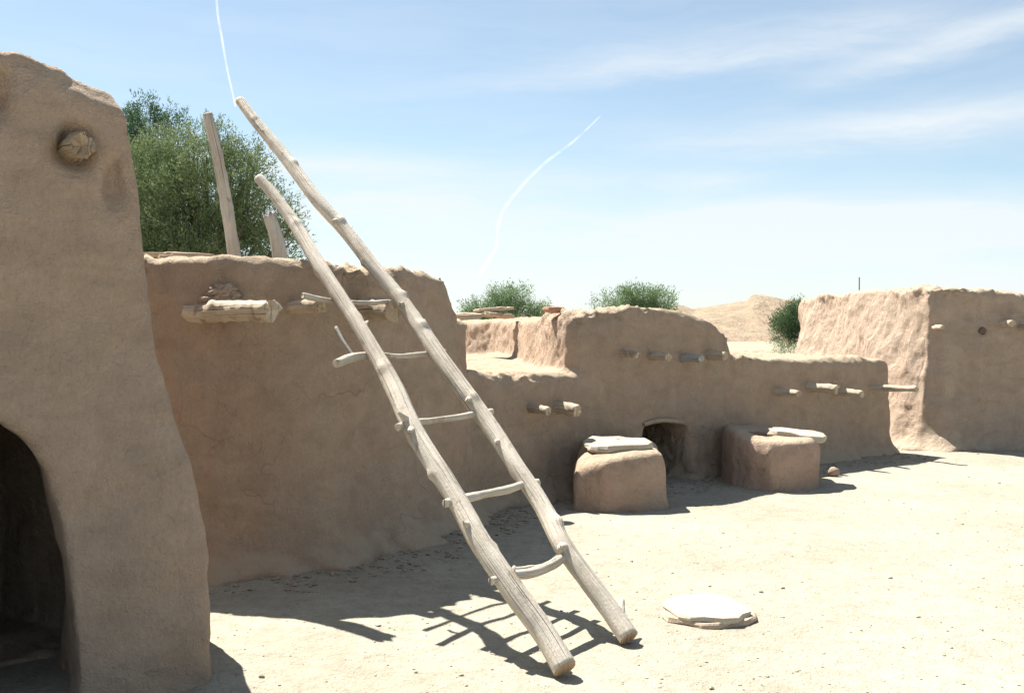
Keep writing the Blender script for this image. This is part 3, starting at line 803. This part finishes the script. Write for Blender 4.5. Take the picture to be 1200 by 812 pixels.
# ------------------------------------------------------------------ trees
def crown_mesh(blobs, nclump, leaf, per, seed, droop=.2, fill=.45):
    """leaves gathered in many small sprays, the sprays in the crown's lobes, with gaps between"""
    rnd = random.Random(seed)
    v = []; f = []
    tot = sum(b[1].x * b[1].y * b[1].z for b in blobs)
    for c, s in blobs:
        k = max(3, int(nclump * (s.x * s.y * s.z) / tot))
        for _ in range(k):
            while True:
                q = Vector((rnd.uniform(-1, 1), rnd.uniform(-1, 1), rnd.uniform(-1, 1)))
                if .05 < q.length < 1: break
            q = q.normalized() * (q.length ** fill) * rnd.uniform(.8, 1.12)
            p = c + Vector((q.x * s.x, q.y * s.y, q.z * s.z))
            if noise.noise(p * .5 / max(.1, leaf * 4) + Vector((seed, 0, 0))) < -.22: continue
            axis_ = (Vector((q.x, q.y, q.z + .7))).normalized()
            axis_ = (axis_ + Vector((rnd.gauss(0, .3), rnd.gauss(0, .3), rnd.gauss(0, .3)))).normalized()
            ln = leaf * rnd.uniform(3, 7); wd = leaf * rnd.uniform(.7, 1.4)
            for _ in range(per):
                t = rnd.random()
                o = p + axis_ * (t * ln) + Vector((rnd.gauss(0, wd), rnd.gauss(0, wd), rnd.gauss(0, wd))) * (1.15 - t * .8)
                a = (axis_ + Vector((rnd.gauss(0, .45), rnd.gauss(0, .45), rnd.gauss(0, .45)))).normalized()
                b = a.cross(Vector((rnd.gauss(0, 1), rnd.gauss(0, 1), rnd.gauss(0, 1)))).normalized()
                l = leaf * rnd.uniform(.7, 1.5); w = leaf * rnd.uniform(.10, .22)
                i = len(v)
                v += [o - b * w * .4, o + a * l * .5 - b * w, o + a * l, o + a * l * .5 + b * w]
                f.append((i, i + 1, i + 2, i + 3))
    me = bpy.data.meshes.new('crown'); me.from_pydata([tuple(x) for x in v], [], f)
    return me
def tree(name, loc, blobs, nclump, leaf, per, mat, label, cat, seed, trunk_r=.12, limbs=6, group=None, parts=('trunk', 'crown')):
    loc = Vector(loc)
    r = empty(name, loc, label, cat, group)
    rnd = random.Random(seed)
    bm = bmesh.new()
    bl = [(loc + c, s) for c, s in blobs]
    cc = sum((b[0] for b in bl), Vector()) / len(bl)
    fork = loc.lerp(Vector((cc.x, cc.y, cc.z)), .35); fork.x = loc.x + (fork.x - loc.x) * .4
    limb_bm(bm, [loc - Vector((0, 0, .2)), loc.lerp(fork, .5) + Vector((rnd.uniform(-.05, .05), 0, 0)), fork], [trunk_r * 1.3, trunk_r, trunk_r * .85], segs=10, step=.12, rough=.12, seed=seed)
    for c, s in bl:
        for k in range(limbs):
            tip = c + Vector((rnd.uniform(-.75, .75) * s.x, rnd.uniform(-.75, .75) * s.y, rnd.uniform(-.4, .8) * s.z))
            mid = fork.lerp(tip, .5) + Vector((rnd.uniform(-.15, .15) * s.x, rnd.uniform(-.1, .1) * s.y, rnd.uniform(0, .2) * s.z))
            limb_bm(bm, [fork, mid, tip], [trunk_r * .5, trunk_r * .28, trunk_r * .08], segs=6, step=.25, rough=.1, seed=seed + k)
    part(parts[0], bm_mesh(bm, shade=False), BARK, r)
    part(parts[1], crown_mesh(bl, nclump, leaf, per, seed), mat, r)
    return r
V = Vector
# big feathery tree, 20 m away
base = W(238, 400, 20); base.z = 0
def rel(px, py, d): return W(px, py, d) - Vector((base.x, base.y, 0))
tree('tamarisk_tree', base, [
    (rel(215, 265, 20), V((1.25, 1.3, 1.1))), (rel(258, 232, 20), V((1.0, 1.2, 1.0))), (rel(205, 200, 20.5), V((.75, .9, .75))),
    (rel(300, 262, 20), V((.75, 1.0, .85))), (rel(240, 180, 20), V((.62, .8, .55))), (rel(290, 205, 20), V((.5, .7, .55))),
    (rel(325, 290, 19.6), V((.5, .7, .6))), (rel(180, 240, 20), V((.9, 1.0, 1.2))), (rel(240, 310, 20), V((1.5, 1.4, .9))), (rel(130, 300, 20.5), V((1.3, 1.3, 1.6)))],
    8500, .058, 24, LEAF, 'large feathery green tamarisk tree rising behind the adobe wall at left', 'tree', 3, .17, 5)
base = W(165, 400, 24); base.z = 0
tree('dark_tree', base, [(rel(168, 170, 24), V((.62, .6, .75))), (rel(172, 140, 24), V((.24, .3, .45))), (rel(150, 210, 24), V((.9, .9, .9))), (rel(204, 160, 24), V((.24, .3, .55)))],
     2400, .065, 20, LEAF_DK, 'dark green pointed tree top beside the near building, behind the tamarisk', 'tree', 5, .12, 4)
base = W(592, 410, 48); base.z = -.14
tree('distant_bush', base, [(rel(590, 352, 48), V((.75, .8, .6))), (rel(607, 350, 48), V((.55, .6, .6))), (rel(572, 358, 48), V((.7, .7, .35))), (rel(622, 362, 48), V((.6, .6, .4))), (rel(556, 362, 48), V((.5, .6, .28))), (rel(595, 378, 48), V((2.2, 1.2, 1.0)))],
     2600, .10, 16, LEAF_FAR, 'pale green bushy trees behind the stone ledge right of the ladder', 'tree', 7, .12, 4)
base = W(742, 410, 55); base.z = -.16
tree('distant_bush', base, [(rel(725, 352, 55), V((.75, .8, .65))), (rel(748, 351, 55), V((.8, .8, .62))), (rel(772, 354, 55), V((.8, .8, .62))), (rel(700, 359, 55), V((.4, .5, .3))), (rel(742, 376, 55), V((2.2, 1.2, 1.0)))],
     2600, .11, 16, LEAF_FAR, 'flat topped green bushy trees showing above the wall over the tiny doorway', 'tree', 8, .12, 4)
base = W(926, 403, 90); base.z = 0
tree('round_bush', base, [(rel(922, 383, 90), V((1.0, 1.1, 1.35))), (rel(936, 377, 90), V((1.0, 1.1, 1.5))), (rel(917, 392, 90), V((.8, 1, .8))), (rel(938, 393, 90), V((.9, 1, .8)))],
     1300, .17, 14, LEAF_DK, 'round dark green bush on the plain beside the right building', 'bush', 9, .14, 4)
for i, (px, py, w, lab) in enumerate(((915, 410, .5, 'small pale scrub plant just above the low wall, left one of the two'), (927, 408, .6, 'small pale scrub plant just above the low wall, right one of the two'))):
    base = W(px, 418, 40); base.z = 0
    tree('scrub_plant', base, [(V((0, 0, .62)), V((.34, .3, .30))), (V((.2, 0, .45)), V((.3, .3, .3)))], 150, .07, 9, LEAF_SCRUB, lab, 'shrub', 11 + i, .03, 4, 'scrub plants on the plain', ('stem', 'foliage'))

# thin metal post far behind the right building
pp = W(1007, 340, 30)
bm = bmesh.new(); limb_bm(bm, [Vector((pp.x, pp.y, 0)), Vector((pp.x, pp.y, 1.5)), W(1007, 325, 30)], [.02, .018, .016], segs=8, step=.3, rough=.02)
thing_mesh('metal_post', bm_mesh(bm, shade=False), IRON, (pp.x, pp.y, 0), 'thin dark post poking up behind the right building', 'post')

# ------------------------------------------------------------------ contrails
def mat_trail(lo, hi):
    m, nt, b = new_mat('vapour'); k = NB(nt); P = k.coord('Object')
    e = k.n.new('ShaderNodeBsdfTranslucent'); e.inputs[0].default_value = (.95, .95, .95, 1)
    d = k.n.new('ShaderNodeBsdfDiffuse'); d.inputs[0].default_value = (.95, .95, .95, 1)
    mx = k.n.new('ShaderNodeMixShader'); mx.inputs[0].default_value = .5
    k.l.new(e.outputs[0], mx.inputs[1]); k.l.new(d.outputs[0], mx.inputs[2])
    tr = k.n.new('ShaderNodeBsdfTransparent'); m2 = k.n.new('ShaderNodeMixShader')
    lw = k.n.new('ShaderNodeLayerWeight'); lw.inputs[0].default_value = .5
    fac = k.math('MULTIPLY', k.math('SUBTRACT', 1.0, lw.outputs['Facing']), k.ramp(k.noise(P, .03, 4, .6), [(.36, lo), (.66, hi)]))
    k.put(m2.inputs[0], fac); k.l.new(tr.outputs[0], m2.inputs[1]); k.l.new(mx.outputs[0], m2.inputs[2])
    out = [n for n in k.n if n.type == 'OUTPUT_MATERIAL'][0]; k.l.new(m2.outputs[0], out.inputs[0])
    return m
TRAIL = mat_trail(.10, .26); TRAIL_FAINT = mat_trail(.02, .14)
for pts, rad, lab in (([(251, -40), (255, 15), (260, 45), (266, 80), (276, 125)], [3.4, 3.4, 3.2, 2.8, 2.4], 'thin white vapour trail meeting the ladder top'),
                      ([(704, 136), (672, 166), (640, 190), (617, 212), (600, 232), (588, 250), (583, 270), (582, 288), (572, 306), (560, 325)], [1.5, 3, 3.8, 4, 4, 4.5, 5, 4, 6, 7], 'long curved white vapour trail in the middle of the sky')):
    P = [W(a, b, 2200) for a, b in pts]
    bm = bmesh.new(); limb_bm(bm, P, rad, segs=12, step=12, rough=.0)
    for f in bm.faces: f.smooth = True
    thing_mesh('vapour_trail', bm_mesh(bm), TRAIL if len(pts) < 7 else TRAIL_FAINT, P[0], lab, 'contrail')

# ------------------------------------------------------------------ world
w = bpy.data.worlds.new('World'); scene.world = w; w.use_nodes = True
nt = w.node_tree; nt.nodes.clear(); k = NB(nt)
out = nt.nodes.new('ShaderNodeOutputWorld'); bg = nt.nodes.new('ShaderNodeBackground'); nt.links.new(bg.outputs[0], out.inputs[0])
sky = nt.nodes.new('ShaderNodeTexSky'); sky.sky_type = 'NISHITA'; sky.sun_disc = False
el = math.asin(S.z); sky.sun_elevation = el; sky.sun_rotation = math.atan2(S.x, S.y)
sky.air_density = 1.0; sky.dust_density = 1.6; sky.ozone_density = .5; sky.altitude = 1500
gen = k.coord('Generated'); sp = nt.nodes.new('ShaderNodeSeparateXYZ'); nt.links.new(gen, sp.inputs[0])
az = k.math('ARCTAN2', sp.outputs[0], sp.outputs[1]); ev = k.math('ARCSINE', sp.outputs[2])
cb = nt.nodes.new('ShaderNodeCombineXYZ'); k.put(cb.inputs[0], az); k.put(cb.inputs[1], ev); AE = cb.outputs[0]
# warp so that streaks bend
wrp = k.n.new('ShaderNodeVectorMath'); wrp.operation = 'SCALE'; k.l.new(k.noise(AE, 5, 4, .6, color=True), wrp.inputs[0]); wrp.inputs['Scale'].default_value = .05
AEw = k.vmath('ADD', AE, wrp.outputs[0])
streak = k.noise(k.mapping(AEw, (2.2, 16, 1), (0, 0, -.10)), 1.6, 8, .62)
fine = k.noise(k.mapping(AEw, (8, 45, 1), (0, 0, -.12)), 1.5, 6, .65)
def gauss(px, py, wx, wy, tilt=0.0):
    u = math.atan((px - 600) / F); v = math.atan((385 - py) / F)
    du = k.math('SUBTRACT', az, u - .02); dv = k.math('SUBTRACT', k.math('SUBTRACT', ev, v), k.math('MULTIPLY', du, tilt))
    sxx = nt.nodes.new('ShaderNodeSeparateXYZ'); nt.links.new(AEw, sxx.inputs[0])
    a = k.math('DIVIDE', du, wx / F); b_ = k.math('DIVIDE', k.math('ADD', dv, k.math('MULTIPLY', k.math('SUBTRACT', fine, .5), .02)), wy / F)
    e = k.math('ADD', k.math('MULTIPLY', a, a), k.math('MULTIPLY', b_, b_))
    return k.math('POWER', 2.718, k.math('MULTIPLY', e, -1.0))
acc = None
for (px, py, wx, wy, tl, am) in ((930, 62, 190, 24, .02, .75), (1120, 85, 150, 14, .22, .6), (1060, 165, 260, 22, .05, .75), (1050, 278, 290, 28, .03, 1.7), (860, 262, 120, 22, .05, .6), (470, 205, 260, 22, -.04, .6), (560, 250, 260, 24, 0, .55), (720, 90, 200, 14, .08, .35), (600, 350, 1500, 80, 0, .75), (400, 235, 260, 40, -.03, .35), (860, 215, 60, 10, 0, .4), (1130, 340, 200, 20, 0, .4)):
    g = k.math('MULTIPLY', gauss(px, py, wx, wy, tl), am)
    acc = g if acc is None else k.math('ADD', acc, g)
gen_st = k.ramp(streak, [(.40, 0.0), (.72, .55)])
mod = k.ramp(streak, [(.25, .35), (.60, 1.15)])
mask = k.math('ADD', k.math('MULTIPLY', acc, mod), k.math('MULTIPLY', gen_st, .35))
mask = k.math('MULTIPLY', mask, k.ramp(fine, [(.2, .75), (.7, 1.05)]), clamp=True)
mask = k.math('MULTIPLY', mask, .85)
mask = k.math('ADD', k.math('MULTIPLY', mask, .84), .16)
skc = k.mix(1.0, sky.outputs[0], (.96, 1.03, .96), 'MULTIPLY')
col = k.mix(mask, skc, (5.9, 6.2, 6.4))
nt.links.new(col, bg.inputs[0]); bg.inputs[1].default_value = .058

sun = bpy.data.lights.new('sun', 'SUN'); sun.energy = 5.0; sun.angle = math.radians(.53); sun.color = (1, .95, .87)
so = bpy.data.objects.new('sun', sun); COL.objects.link(so); so.rotation_euler = S.to_track_quat('Z', 'Y').to_euler(); so.location = (0, 0, 30)

# ------------------------------------------------------------------ camera
cam = bpy.data.cameras.new('camera'); co = bpy.data.objects.new('camera', cam); COL.objects.link(co)
co.location = CAM; co.rotation_euler = (math.pi / 2 - TH, 0, 0)
cam.sensor_width = 36; cam.sensor_fit = 'HORIZONTAL'; cam.lens = 36 * F / 1200; cam.clip_end = 12000; cam.clip_start = .05
scene.camera = co
vs = scene.view_settings; vs.view_transform = 'Standard'; vs.look = 'None'; vs.gamma = 1; vs.exposure = 1.44; vs.use_curve_mapping = False
scene.render.resolution_x = 1024; scene.render.resolution_y = 692
